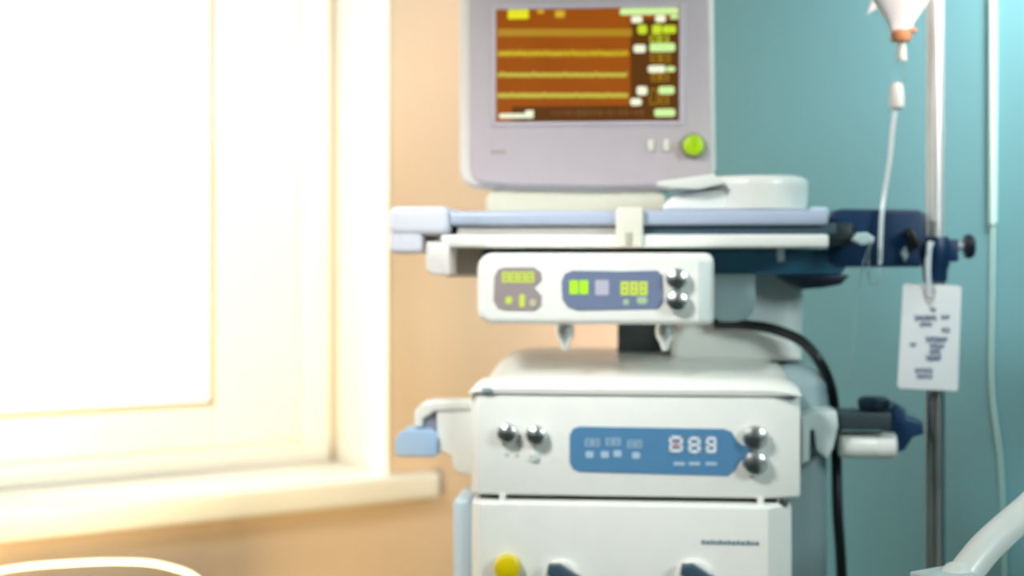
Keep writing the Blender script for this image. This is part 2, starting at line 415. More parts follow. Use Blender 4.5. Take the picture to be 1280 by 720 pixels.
bm = B(); box(bm, C.X(556, .0), C.X(1036, .0), .002, .35, C.Z(281.5, 0), C.Z(263, 0), .006); t.part('shelf_top', bm, STEELBLUE, sh)
STOP = C.Z(263, 0)
bm = B(); prism(bm, [P2(972, 345, .1), P2(986, 354, .1), P2(1003, 362, .1), P2(1030, 360, .1), P2(1052, 356, .1), P2(1064, 344, .1)][::-1], .106, .2, .004)
t.part('shelf_foot', bm, NAVYDARK, sh)
bm = B(); box(bm, C.X(770, -.01), C.X(804, -.01), -.012, .02, C.Z(309, -.01), C.Z(259, -.01), .004); t.part('clip', bm, CREAM, sh)
bm = B(); box(bm, C.X(782, -.01), C.X(790, -.01), -.015, -.011, C.Z(307, -.01), C.Z(290, -.01), .001); t.part('clip_slot', bm, mat('grey_beige_plastic', '#b8b4a0', .5), sh)
bm = B(); q = C.p(976, 318, .0); box(bm, C.X(972, .1), C.X(981, .1), .098, .11, C.Z(327, .1, 976), C.Z(311, .1, 976), .002); t.part('shelf_stud', bm, PALEBLUE, sh)
# left corner handle
bm = B(); prism(bm, rr(C.X(487, 0), C.X(562, 0), C.Z(294, 0, 520), C.Z(258, 0, 520), .012), -.01, .25, .010, 4)
prism(bm, rr(C.X(487, 0), C.X(528, 0), C.Z(317, 0, 510), C.Z(280, 0, 510), .010), -.006, .22, .008, 4)
t.part('shelf_handle', bm, mat('lavender_white_plastic', '#e9e9f4', .4), sh)
bm = B(); prism(bm, rr(C.X(532, -.004), C.X(562, -.004), C.Z(344, 0, 545), C.Z(302, 0, 545), (.016, .004, .004, .004)), -.004, .10, .006, 3); t.part('corner_bumper', bm, BEZEL_SIDE, sh)
bm = B(); box(bm, C.X(560, .1), C.X(604, .1), .098, .13, C.Z(345, .09, 580), C.Z(310, .09, 580), .004); t.part('haze_panel', bm, mat('warm_grey_haze', '#b3aaa4', .5), sh)  # added pale panel over the underbody, its colour imitates window haze
# right rail plate with pale blocks
bm = B()
prism(bm, [P2(1036, 276, .10), P2(1040, 264, .10), P2(1052, 261, .10), P2(1150, 262, .10), P2(1159, 268, .10), P2(1159, 322, .10), P2(1150, 334, .10), P2(1045, 334, .10), P2(1036, 328, .10)][::-1], .10, .128, .006, 3)
t.part('accessory_rail', bm, NAVY)
bm = B(); box(bm, C.X(1014, .03), C.X(1036, .03), .03, .10, C.Z(271, .03, 1020), C.Z(258.5, .03, 1020), .004); t.part('rail_block', bm, PALEBLUE)
bm = B(); box(bm, C.X(1030, .05), C.X(1068, .05), .05, .10, C.Z(308, .05, 1050), C.Z(278, .05, 1050), .008); t.part('rail_bracket', bm, mat('charcoal_plastic', '#243236', .5))
bm = B(); prism(bm, [P2(1066, 300, .02), P2(1072, 291, .02), P2(1084, 290, .02), P2(1094, 297, .02), P2(1092, 304, .02), P2(1078, 307, .02)][::-1], .02, .05, .004); t.part('line_holder', bm, mat('pale_clear_plastic', '#d8f0f4', .2, trans=.3))
bm = B(); prism(bm, [P2(1131, 292, .08), P2(1136, 286, .08), P2(1142, 288, .08), P2(1149, 304, .08), P2(1146, 312, .08), P2(1139, 310, .08)][::-1], .07, .105, .003); t.part('rail_lever', bm, BLACK)
bm = B(); prism(bm, [P2(1128, 316, .08), P2(1134, 308, .08), P2(1137, 318, .08), P2(1133, 327, .08)][::-1], .085, .105, .002); t.part('rail_pin', bm, MIDGREY)
# left lower bracket
bm = B()
yb = .02
prism(bm, [P2(*q, yb) for q in ((520, 532), (520, 512), (530, 502), (545, 499), (592, 499), (592, 511), (545, 513), (530, 522), (530, 532))][::-1], .0, .05, .004)
prism(bm, [P2(*q, yb) for q in ((547, 512), (592, 508), (592, 592), (574, 590), (566, 582), (565, 568), (548, 562))][::-1], .004, .046, .005)
lb = t.part('side_bracket', bm, WHITE, label='white bracket on the left flank')
bm = B(); box(bm, C.X(529, .03), C.X(549, .03), .012, .04, C.Z(537, .03, 540), C.Z(512, .03, 540), .002); t.part('bracket_core', bm, mat('grey_mauve_plastic', '#8f8f9e', .5), lb)
bm = B(); prism(bm, rr(C.X(496, .01), C.X(548, .01), C.Z(569, .01, 522), C.Z(535, .01, 522), (.008, .004, .014, .022)), -.012, .06, .010, 4); t.part('bumper', bm, BUMPER, lb, 'light blue rounded bumper')
# right lower bracket
bm = B()
prism(bm, [P2(*q, .04) for q in ((1001, 520), (1010, 514), (1044, 513), (1046, 530), (1040, 558), (1032, 572), (1020, 562), (1016, 536), (1011, 536), (1010, 574), (1001, 578))][::-1], .02, .10, .004)
rb = t.part('side_bracket', bm, GREY, label='pale grey hooked bracket on the right flank')
bm = B(); box(bm, C.X(1036, .05), C.X(1112, .05), .03, .10, C.Z(536, .05, 1070), C.Z(514, .05, 1070), .004); t.part('bracket_arm', bm, DARKGREY, rb)
bm = B(); q = C.p(1092, 504, .06); lathe(bm, [(.022, -.008), (.024, -.004), (.024, .006), (.018, .010), (0, .0105)], (q[0], .06, q[2]), 'Z'); box(bm, q[0] - .02, q[0] + .02, .05, .08, q[2] - .02, q[2] - .006, .001); t.part('arm_knob', bm, NAVYDARK, rb)
bm = B(); q = C.p(1050, 557, .06); lathe(bm, [(.018, 0), (.021, .004), (.021, .050), (.020, .052), (.020, .056), (.021, .058), (.021, .082), (.017, .086)], (C.X(1049, .065), .065, C.Z(556, .065, 1080)), 'X'); t.part('handle_grip', bm, WHITE, rb)
bm = B(); prism(bm, [P2(*q, .07) for q in ((1108, 512), (1122, 505), (1130, 510), (1134, 522), (1152, 526), (1154, 542), (1140, 546), (1130, 562), (1114, 566), (1108, 548))][::-1], .06, .13, .004); t.part('pole_grip', bm, NAVY, rb)
# base and castors
bm = B(); hprism(bm, rr(-.29, .29, -.16, .48, .05), .11, .16, .01); t.part('base', bm, GREY)
bm = B(); box(bm, -.22, .22, .02, .38, .155, .245, .01); t.part('plinth', bm, MIDGREY)
for sx_ in (-.24, .24):
    for sy_ in (-.11, .43):
        bm = B(); lathe(bm, [(.02, -.018), (.045, -.018), (.05, -.01), (.05, .01), (.045, .018), (.02, .018)], (sx_, sy_, .05), 'X'); box(bm, sx_ - .012, sx_ + .012, sy_ - .015, sy_ + .015, .08, .112, .002)
        box(bm, sx_ - .026, sx_ - .02, sy_ - .015, sy_ + .015, .04, .10, .001); box(bm, sx_ + .02, sx_ + .026, sy_ - .015, sy_ + .015, .04, .10, .001)
        t.part('castor', bm, DARKGREY)

# ------------------------------------------------------------------ PATIENT MONITOR
ym = .16
m = Thing(C, 'patient_monitor', (C.X(733, .2), .25, STOP + .0006),
          'boxy grey patient monitor with amber waveform screen and green knob, on the shelf', 'monitor')
MZ = lambda py, px=735: C.Z(py, ym, px)
def PM(px, py, y=ym): q = C.p(px, py, y); return (q[0], q[2])
bm = B()
x0, x1, z0, z1 = C.X(573, ym), C.X(894, ym), MZ(235), MZ(-50)
# front shell with gently bowed bottom edge
pts = [PM(574, 212), PM(577, 224), PM(588, 233), PM(640, 236), PM(735, 238), PM(830, 237), PM(882, 232), PM(892, 222), PM(895, 208), PM(892, -30), PM(880, -48), PM(588, -48), PM(574, -32)]
prism(bm, pts, ym, .30, .010, 4)
m.part('rear_casing', bm, BEZEL_SIDE)
bm = B()
pts = [PM(588, 210), PM(590, 220), PM(600, 229), PM(640, 232), PM(735, 234), PM(830, 233), PM(878, 229), PM(887, 220), PM(889, 208), PM(886, -26), PM(874, -42), PM(602, -42), PM(589, -28)]
prism(bm, pts, ym - .008, ym + .004, .004, 3)
bz = m.part('bezel', bm, BEZEL)
# hump at the back
bm = B(); prism(bm, rr(x0 + .05, x1 - .05, z0 + .03, z1 - .03, .03), .29, .40, .02, 3); m.part('tube_housing', bm, BEZEL_SIDE)
yb = ym - .008
def Q(px, py, y=yb): q = C.p(px, py, y); return (q[0], q[2])
bm = B()
a, b = Q(614, 158), Q(857, 4); i0, i1 = Q(620, 153), Q(849, 9)
for (u0, u1, w0, w1) in ((a[0], i0[0], a[1], b[1]), (i1[0], b[0], a[1], b[1]), (i0[0], i1[0], a[1], i0[1]), (i0[0], i1[0], i1[1], b[1])):
    box(bm, u0, u1, yb - .003, yb + .003, w0, w1, .0012, 2)
m.part('screen_surround', bm, mat('pale_lilac_plastic', '#d2c9d2', .45), bz)
bm = B(); box(bm, i0[0] - .001, i1[0] + .001, yb - .001, yb + .002, i0[1] - .001, i1[1] + .001, 0)
sc = m.part('screen', bm, SCRBROWN)
ysn = yb - .001
bm = B(); a = Q(788, 152); box(bm, a[0], i1[0], ysn - .0004, ysn + .0001, i0[1] + .0004, Q(788, 24)[1], 0); 
a, b = Q(640, 152), Q(788, 132); box(bm, a[0], b[0], ysn - .0004, ysn + .0001, i0[1] + .0004, b[1], 0)
m.part('screen_column', bm, SCRDARK, sc)
def bar(bm, ax, ay, bx, by, r=0, y=None):
    a, b = Q(ax, by), Q(bx, ay); yy = ysn - .0004 if y is None else y
    if r: prism(bm, rr(a[0], b[0], a[1], b[1], min(r, (b[1] - a[1]) * .49, (b[0] - a[0]) * .49), 4), yy - .0005, yy + .0003, 0)
    else: box(bm, a[0], b[0], yy - .0005, yy + .0003, a[1], b[1], 0)
def wave(bm, px0, px1, py, th, amp, per, seed):
    """a thick ECG-like trace band"""
    random.seed(seed); n = int((px1 - px0) / 1.5); up, lo = [], []
    for i in range(n + 1):
        px = px0 + (px1 - px0) * i / n; ph = (i * 1.5 / per) % 1
        s = 0
        if .40 < ph < .46: s = amp * (ph - .40) / .06
        elif .46 <= ph < .52: s = amp * (1 - (ph - .46) / .06)
        elif .52 <= ph < .56: s = -amp * .35
        elif .7 < ph < .85: s = amp * .28 * math.sin((ph - .7) / .15 * math.pi)
        up.append(Q(px, py - th / 2 - s)); lo.append(Q(px, py + th / 2 - s * .8))
    tm = bmesh.new(); y0 = ysn - .0009; y1 = ysn + .0001
    U = [tm.verts.new((x, y0, z)) for x, z in up]; W = [tm.verts.new((x, y0, z)) for x, z in lo]
    for i in range(n): tm.faces.new((W[i], W[i + 1], U[i + 1], U[i]))
    g = bmesh.ops.extrude_face_region(tm, geom=list(tm.faces))
    for v in g['geom']:
        if isinstance(v, bmesh.types.BMVert): v.co.y = y1
    bmesh.ops.recalc_face_normals(tm, faces=tm.faces); merge(bm, tm)
for py, th, amp, per, mm, e in ((41, 9, 1.2, 9, SCROLIVE, 790), (67, 8, 2.4, 11, SCROLIVE, 785), (94, 5, 3.2, 13, SCRLINE, 784), (119.5, 5.5, 1.5, 40, SCRLINE, 785)):
    bm = B(); wave(bm, 622, e, py, th, amp, per, py); m.part('waveform', bm, mm, sc)
bm = B(); wave(bm, 622, 786, 67.5, 2.2, 3, 11, 3); m.part('waveform', bm, SCRYEL, sc)
bm = B(); bar(bm, 635, 12, 661, 24, .002); m.part('readout', bm, SCRYEL, sc)
bm = B(); bar(bm, 694, 13, 706, 22, .002); bar(bm, 672, 12, 680, 17, .001); m.part('readout', bm, SCRORANGE, sc)
bm = B(); bar(bm, 775, 9.5, 848, 19, .003); bar(bm, 838, 19, 848, 24, .001); m.part('readout', bm, SCRMINT, sc)
for g in (((789, 20, 803, 29),), ((819, 19, 832, 28),)):
    bm = B()
    for q in g: bar(bm, *q, .004)
    m.part('readout', bm, SCRWHITE, sc)
bm = B(); bar(bm, 797, 31, 809, 43, .005); bar(bm, 815, 31, 827, 43, .004); bar(bm, 828, 32, 845, 42, .003); digits(bm, '88', Q(812, 50)[0], Q(836, 50)[0], Q(812, 53)[1], Q(812, 45)[1], ysn - .0004, .0013); m.part('readout', bm, mat('screen_lime', (.55, .70, .02), .4, emit=1), sc)
for q, w_ in (((792, 56, 807, 66), SCRWHITE), ((812, 54, 844, 65), SCRMINT), ((810, 82, 832, 91), SCRWHITE), ((833, 83, 844, 90), SCRMINT), ((796, 108, 809, 119), SCRWHITE),
              ((823, 108, 843, 118), SCRMINT), ((788, 123, 802, 132), SCRWHITE), ((818, 136, 844, 146), SCRMINT)):
    bm = B(); bar(bm, *q, .004); m.part('readout', bm, w_, sc)
bm = B()
for s, q in (('88', (813, 68, 838, 78)), ('88', (814, 92, 836, 101)), ('0', (812, 112, 822, 130)), ('8', (824, 120, 836, 130))):
    a, b = Q(q[0], q[3]), Q(q[2], q[1]); digits(bm, s, a[0], b[0], a[1], b[1], ysn - .0004, .0016)
m.part('readout', bm, SCROLIVE, sc)
bm = B(); bar(bm, 624, 142, 667, 148, .002); bar(bm, 657, 138, 667, 143, .001); m.part('readout', bm, SCRWHITE, sc)
bm = B()
random.seed(2)
for i in range(18):
    px = 690 + i * 6.5; hgt = random.choice((3, 5, 7)); bar(bm, px, 141 - hgt / 2, px + 3, 141 + hgt / 2, 0)
m.part('readout', bm, mat('screen_dim_amber', (.16, .065, .01), .5, emit=1), sc)
for px in (813.5, 833):
    bm = B(); a, b = Q(px - 4, 189), Q(px + 4, 175); prism(bm, rr(a[0], b[0], a[1], b[1], .0035), yb - .006, yb + .002, .0015, 2); m.part('push_button', bm, CREAM, bz)
bm = B(); q = C.p(866.5, 182.5, yb); lathe(bm, [(.0205, 0), (.0205, .003), (.0175, .004)], (q[0], yb + .0002, q[2]), 'Y'); m.part('knob_ring', bm, mat('taupe_ring_plastic', '#7d7a66', .5), bz)
bm = B(); lathe(bm, [(.0165, .003), (.0175, .006), (.0175, .014), (.015, .019), (.008, .021), (0, .0215)], (q[0], yb, q[2]), 'Y'); box(bm, q[0] - .0012, q[0] + .0012, yb - .0228, yb - .02, q[2] + .001, q[2] + .013, .0004); m.part('knob', bm, LIME, bz, 'lime green knob')
bm = B(); a, b = Q(614, 192), Q(634, 188)
for i in range(4): box(bm, a[0] + i * .0062, a[0] + i * .0062 + .0045, yb - .0006, yb + .0004, a[1], b[1], 0)
m.part('printed_text', bm, FAINTPRINT, bz, 'faint brown lettering')
bm = B()
pb = [PM(608, 262, .18), PM(607, 248, .18), PM(613, 239, .18), PM(630, 235, .18), PM(815, 235, .18), PM(832, 244, .18), PM(834, 262, .18)]
pb[0] = (pb[0][0], STOP + .0006); pb[-1] = (pb[-1][0], STOP + .0006)
prism(bm, pb[::-1], .175, .335, .008, 4)
m.part('base', bm, mat('beige_base_plastic', '#e4dfca', .45))

# ------------------------------------------------------------------ WHITE CONTAINER on the shelf
STOP += .0008; q = C.p(945, 264, .10)
t2 = Thing(C, 'lidded_basin', (q[0], .10, STOP), 'round white plastic basin with flat protruding handle, on the right of the shelf', 'basin')
r = C.X(1009, .10) - C.X(935, .10) - .012
zt = C.Z(221, .10, 945)
cx = C.X(1009, .10) - r
bm = B(); hh = zt - STOP
lathe(bm, [(r * .92, 0), (r * .97, .003), (r, hh * .7), (r, hh * .82), (r * .95, hh * .93), (r * .8, hh * .99), (0, hh)], (cx, .09, STOP), 'Z', 48)
t2.part('bowl', bm, WHITE)
bm = B(); x0 = C.X(826, .08)
prism(bm, [(x0, STOP), (x0 + .004, STOP + .010), (x0 + .022, STOP + hh * .48), (x0 + .05, STOP + hh * .55), (cx, STOP + hh * .55), (cx, STOP)][::-1], .03, .13, .008, 4)
t2.part('spout', bm, WHITE)
bm = B()
z_ = C.Z(233, .08, 850)
prism(bm, [(C.X(819, .08), z_ - .002), (C.X(822, .08), z_ + .004), (C.X(862, .08), z_ + .011), (C.X(890, .08), z_ + .016), (C.X(900, .08), z_), (C.X(870, .08), z_ - .008), (C.X(840, .08), z_ - .006)][::-1], .005, .09, .002, 2)
t2.part('handle', bm, WHITE)

# ------------------------------------------------------------------ INFUSION PUMP
yp = -.04
pm = Thing(C, 'infusion_pump', (C.X(745, yp), .03, C.Z(406, yp)),
           'wide white infusion pump with green digit displays, hung under the shelf', 'infusion pump')
def PP(px, py, y=yp): q = C.p(px, py, y); return (q[0], q[2])
a, b = PP(596, 405), PP(893, 316)
bm = B(); prism(bm, rr(a[0], b[0], a[1], b[1], (.024, .010, .014, .024)), yp, .095, .010, 5)
hs = pm.part('housing', bm, WHITE)
bm = B(); x_ = C.X(872, yp); box(bm, x_, b[0] - .004, yp - .001, .06, a[1] + .004, b[1] - .012, .003); pm.part('end_cap', bm, GREY)
yq = yp - .0004
bm = B()
prism(bm, [PP(*q, yq) for q in ((618, 346), (623, 336), (632, 334), (668, 334), (676, 340), (677, 350), (668, 359), (677, 370), (676, 382), (668, 388), (632, 388), (622, 385), (617, 376))], yq - .0014, yq + .002, .0003, 1)
lp = pm.part('left_display', bm, PANELTAUPE, label='taupe rounded display')
bm = B(); prism(bm, [PP(*q, yq) for q in ((702, 352), (706, 342), (716, 338), (775, 339), (822, 338), (828, 344), (829, 378), (822, 386), (722, 388), (710, 384), (703, 374))], yq - .0014, yq + .002, .0003, 1)
cd = pm.part('main_display', bm, PANELMAUVE, label='slate blue display')
yd = yq - .0014
def bar2(bm, ax, ay, bx, by, r=.0015):
    a, b = PP(ax, by, yd), PP(bx, ay, yd); prism(bm, rr(a[0], b[0], a[1], b[1], min(r, (b[1] - a[1]) * .45, (b[0] - a[0]) * .45), 3), yd - .0006, yd + .0002, 0)
bm = B(); a, b = PP(627, 352, yd), PP(668, 341, yd); digits(bm, '8888', a[0], b[0], a[1], b[1], yd, .0032); pm.part('digits', bm, LEDYEL, lp)
bm = B(); bar2(bm, 649, 368, 656, 384, .003); bar2(bm, 632, 371, 640, 380, .003); pm.part('indicator', bm, LEDYEL, lp)
bm = B(); bar2(bm, 662, 374, 670, 383, .004); pm.part('indicator', bm, mat('cream_indicator', '#d8d6b0', .5, emit=.75), lp)
bm = B(); a, b = PP(711, 367, yd), PP(736, 351, yd); digits(bm, '88', a[0], b[0], a[1] + .002, b[1] - .002, yd, .0052); pm.part('digits', bm, LEDLIME, cd)
bm = B(); bar2(bm, 744, 350, 761, 369, .002); pm.part('key', bm, mat('lilac_key', '#b9b8c8', .5), cd)
bm = B(); a, b = PP(775, 369, yd), PP(810, 352, yd); digits(bm, '888', a[0], b[0], a[1] + .002, b[1] - .002, yd, .0045); pm.part('digits', bm, LEDYEL, cd)
bm = B(); bar2(bm, 779, 374, 786, 381, .002); bar2(bm, 796, 371, 809, 380, .004); pm.part('indicator', bm, mat('mint_indicator', '#b9dcb0', .5, emit=.75), cd)
for py in (348.5, 376): chrome_knob(pm, 846.5, py, .0165, yp, None)
for px in (706, 831):
    bm = B(); q = C.p(px, 404, .0); lathe(bm, [(.0035, -.042), (.006, -.038), (.008, -.030), (.0135, -.022), (.0145, -.010), (.012, .0), (.012, .006)], (q[0], .0, q[2]), 'Z'); pm.part('outlet_pin', bm, mat('brushed_steel', '#e4e6e4', .38, metal=.8))
bm = B(); box(bm, C.X(700, .04), C.X(840, .04), .03, .08, C.Z(321, .04), C.Z(343, .04) if 0 else C.Z(316, .04), 0)
# hanger that reaches the shelf underside
bm.free(); bm = B(); box(bm, C.X(660, .05), C.X(850, .05), .03, .09, C.Z(325, .05), C.Z(345, .012) + .0002 + .0 if C.Z(345, .012) > C.Z(325, .05) else C.Z(325, .05) + .008, .001)
pm.part('hanger', bm, DARKGREY)

# ------------------------------------------------------------------ BLACK CABLE
pts = [C.v(893, 405, .118), C.v(930, 406, .105), C.v(968, 412, .10), C.v(1004, 428, .09), C.v(1028, 458, .085), C.v(1041, 495, .14), C.v(1045, 560, .14), C.v(1047, 640, .12), C.v(1052, 720, .12), C.v(1056, 900, .12)]
pts += [Vector((pts[-1].x + .01, .12, .2)), Vector((pts[-1].x + .03, .16, .03)), Vector((pts[-1].x - .0, .5, .012)), Vector((pts[-1].x - .1, .7, .012))]
bm = B(); tube(bm, pts, .0085, 12, 8)
t.part('power_cable', bm, BLACK, label='thick black cable arching from the column to the floor')

# ------------------------------------------------------------------ DRIP STAND
ps = C.p(1169, 320, .145); PX, PY = ps[0], .145
st = Thing(C, 'drip_stand', (PX, PY, 0), 'tall chrome drip stand with dark navy clamp, standing by the teal wall', 'drip stand')
bm = B(); tube(bm, [(PX, PY, .10), (PX, PY, C.Z(352, PY, 1170))], .0150, 24, smooth=False); st.part('lower_pole', bm, STEEL)
bm = B(); tube(bm, [(PX, PY, C.Z(352, PY, 1170)), (PX, PY, 2.06)], .0140, 24, smooth=False); st.part('upper_pole', bm, mat('satin_chrome', '#e6e8e4', .38, metal=.72))
bm = B()
z0, z1 = C.Z(352, PY, 1180), C.Z(296, PY, 1180)
lathe(bm, [(.0185, z0), (.0195, z0 + .02), (.022, z0 + .024), (.024, z1 - .012), (.021, z1)], (PX, PY, 0), 'Z')
box(bm, PX + .008, PX + .034, PY - .014, PY + .014, z0 + .032, z1 - .004, .003)
cl = st.part('clamp', bm, NAVY)
bm = B(); kz = C.Z(308, PY, 1200); tube(bm, [(PX + .03, PY, kz), (PX + .046, PY, kz)], .006, 12, smooth=False); st.part('clamp_screw', bm, PALEBLUE, cl)
bm = B(); lathe(bm, [(.010, .044), (.018, .046), (.0195, .050), (.0195, .056), (.016, .060), (0, .0605)], (PX, PY, kz), 'X'); st.part('clamp_knob', bm, NAVYDARK, cl)
bm = B(); hz = 1.92
for k in (-1, 1):
    tube(bm, [(PX, PY, 2.05), (PX + k * .02, PY - .03, 2.06), (PX + k * .04, PY - .045, 2.05), (PX + k * .053, PY - .055, 2.03), (PX + k * .065, PY - .066, 2.03), (PX + k * .07, PY - .072, 2.05)], .003, 8)
st.part('hook', bm, CHROME)
for k in range(5):
    a_ = R(72 * k + 20); bm = B(); d = Vector((math.cos(a_), math.sin(a_), 0)); c = Vector((PX, PY, 0))
    tube(bm, [c + Vector((0, 0, .115)) + d * .01, c + Vector((0, 0, .11)) + d * .1, c + Vector((0, 0, .08)) + d * .21], .011, 10); lg = st.part('leg', bm, STEEL)
    bm = B(); p = c + d * .21; lathe(bm, [(.01, -.012), (.026, -.012), (.03, -.006), (.03, .006), (.026, .012), (.01, .012)], (p.x, p.y, .03), 'X'); tube(bm, [(p.x, p.y, .03), (p.x, p.y, .085)], .006, 8, smooth=False); st.part('castor', bm, DARKGREY, lg)

# ------------------------------------------------------------------ INFUSION BAG
bx = C.p(1126, 30, .12)
hookx = PX - .088
bg = Thing(C, 'infusion_bag', (bx[0], .09, C.Z(45, .09, 1126)), 'clear infusion bag with orange port hanging high beside the chrome pole', 'infusion bag')
bcx = C.X(1126, .09)
bm = B()
Zb = lambda py: C.Z(py, .09, 1126)
pw = .00125
prof = [(13 * pw, Zb(47)), (14 * pw, Zb(36)), (17 * pw, Zb(28)), (25 * pw, Zb(16)), (33 * pw, Zb(4)), (42 * pw, Zb(-12)), (48 * pw, Zb(-40)), (50 * pw, Zb(-120)), (50 * pw, Zb(-200)), (44 * pw, Zb(-225)), (20 * pw, Zb(-232)), (6 * pw, Zb(-236))]
lathe(bm, prof, (bcx, .09, 0), 'Z', 32, sx=1, sy=.42)
lathe(bm, [(.004, Zb(-234)), (.004, 2.02)], (bcx, .09, 0), 'Z', 10)
bg.part('bag', bm, BAGM)
bm = B(); prism(bm, [(bcx - 42 * pw, Zb(18)), (bcx - 34 * pw, Zb(-6)), (bcx - 26 * pw, Zb(8)), (bcx - 36 * pw, Zb(14))], .086, .094, .001); bg.part('bag_corner', bm, BAGM)
bm = B(); lathe(bm, [(.0145, Zb(52)), (.0155, Zb(48)), (.0155, Zb(42)), (.013, Zb(38))], (bcx, .09, 0), 'Z', 20); box(bm, bcx + .008, bcx + .024, .083, .097, Zb(42), Zb(36), .002); bg.part('port', bm, AMBER, label='orange-brown port')

# ------------------------------------------------------------------ INFUSION LINE
ln = Thing(C, 'infusion_line', (bcx, .09, Zb(136)), 'thin white drip line running down from the bag across the navy rail', 'infusion line')
xo = C.X(1127, .09)
bm = B(); lathe(bm, [(.0075, Zb(76)), (.008, Zb(74)), (.0065, Zb(52))], (xo, .09, 0), 'Z', 16); ln.part('spike', bm, WHITE)
bm = B(); lathe(bm, [(.006, Zb(106)), (.010, Zb(100)), (.0105, Zb(82)), (.008, Zb(76))], (C.X(1124, .09), .09, 0), 'Z', 16); ln.part('drip_chamber', bm, mat('clear_chamber', '#d8f2f2', .1, trans=.95, alpha=.18))
bm = B(); lathe(bm, [(.006, Zb(138)), (.0115, Zb(134)), (.012, Zb(122)), (.0105, Zb(108)), (.008, Zb(104))], (C.X(1120.5, .09), .09, 0), 'Z', 20); ln.part('flow_regulator', bm, WHITE)
P = [C.v(1119, 134, .09), C.v(1115, 165, .09), C.v(1112, 200, .09), C.v(1106, 240, .09), C.v(1102, 275, .08), C.v(1100, 335, .085), C.v(1096, 420, .09), C.v(1080, 560, .10)]
P = [C.v(1119, 134, .09), C.v(1115, 165, .09), C.v(1112, 200, .09), C.v(1106, 240, .09), C.v(1102, 275, .085), C.v(1100, 330, .085)]
bm = B(); tube(bm, P, lambda u: .0048 - .0012 * u, 10); ln.part('tubing', bm, LINEM)
P = [C.v(1100, 330, .085), C.v(1099, 345, .08), C.v(1094, 356, .07), C.v(1086, 350, .05), C.v(1086, 325, .03), C.v(1088, 302, .015)]
bm = B(); tube(bm, P, .0024, 8); ln.part('tubing', bm, CLEARM)
P = [C.v(1088, 303, .015), C.v(1078, 335, .03), C.v(1070, 380, .05), C.v(1064, 440, .08), C.v(1058, 485, .09)]
bm = B(); tube(bm, P, .0022, 8); ln.part('tubing', bm, CLEARM)

# ------------------------------------------------------------------ TAG
tg = Thing(C, 'label_tag', (C.X(1162, .11), .11, C.Z(487, .11, 1162)), 'white paper tag with blurred blue writing, hanging on the chrome pole', 'tag')
yt = .1095
def PT(px, py, y=yt): q = C.p(px, py, y); return (q[0], q[2])
bm = B(); prism(bm, [PT(*q) for q in ((1129, 357), (1132, 354.5), (1199, 357), (1202, 360), (1197.5, 486), (1195, 489), (1125, 485.5), (1122, 482))][::-1], yt, yt + .0022, .0006, 2)
cd_ = tg.part('card', bm, CARD)
bm = B(); P = [C.v(1164, 302, .092), C.v(1161, 312, .092), C.v(1160, 335, .096), C.v(1161, 358, .104), C.v(1161, 368, .1060), C.v(1164, 371, .1075)]
tube(bm, P, lambda u: .0055 - .002 * u, 10); tg.part('loop', bm, mat('white_cord', '#e8f0f4', .6))
bm = B(); q = C.p(1161, 374, yt); prism(bm, [PT(*q) for q in ((1155, 362), (1160, 356), (1167, 357), (1170, 364), (1167, 376), (1162, 384), (1157, 378), (1154, 370))][::-1], yt - .0012, yt + .0004, .0004, 1); tg.part('eyelet_patch', bm, mat('beige_patch', '#cfc8c4', .7), cd_)
def scrib(bm, x0, x1, y0, y1, n, seed):
    random.seed(seed)
    for i in range(n):
        a = x0 + (x1 - x0) * i / n; b = x0 + (x1 - x0) * (i + .82) / n
        P = [C.v(a, random.uniform(y0, y1), yt - .0002), C.v(a + (b - a) * .3, y0, yt - .0002), C.v(a + (b - a) * .5, y1, yt - .0002), C.v(a + (b - a) * .8, random.uniform(y0, y1), yt - .0002), C.v(b + 1, (y0 + y1) / 2, yt - .0002)]
        tube(bm, P, .0011, 6, 4)
bm = B()
for q in ((1143, 1171, 394, 401, 8, 1), (1150, 1165, 403, 408, 5, 2), (1157, 1184, 421, 428, 8, 3), (1162, 1180, 430, 436, 5, 4), (1158, 1176, 444, 451, 6, 5), (1144, 1166, 460, 466, 6, 6), (1146, 1166, 468, 474, 5, 7)): scrib(bm, *q)
for q in ((1176, 1187, 394, 399, 3, 8), (1177, 1188, 410, 416, 3, 9), (1138, 1145, 428, 434, 2, 10), (1163, 1170, 384, 390, 2, 11), (1162, 1176, 437, 443, 4, 12)): scrib(bm, *q)
tg.part('handwriting', bm, INK, cd_)

# ------------------------------------------------------------------ WALL CORD (on the teal wall)
def onwall(px, py, off):
    d = Vector(((px - 640) / F, 1, -(py - HZ) / F)); n = ROOM.ex
    k = ((ROOM.O - CAM).dot(n) - off) / d.dot(n); w = ROOM.M.inverted() @ (CAM + d * k); return w
cw = mat('pale_aqua_plastic', '#8fbcb6', .7)
a = onwall(1241, 280, .006); b = onwall(1241, 0, .006)
tc = Thing(ROOM, 'wall_cord', (a.x, a.y, a.z), 'pale vertical cord and sleeve running down the bright teal wall', 'cord')
bm = B(); tube(bm, [Vector((a.x, a.y, a.z)), Vector((a.x, a.y, 2.4))], .007, 12, smooth=False); tc.part('sleeve', bm, cw)
P = [onwall(1241, 281, .004), onwall(1240, 380, .004), onwall(1239, 470, .004), onwall(1243, 520, .004), onwall(1250, 570, .004), onwall(1254, 640, .004), onwall(1256, 760, .004)]
P += [Vector((P[-1].x, P[-1].y, .12))]
bm = B(); tube(bm, P, .0030, 8); tc.part('cord', bm, cw)

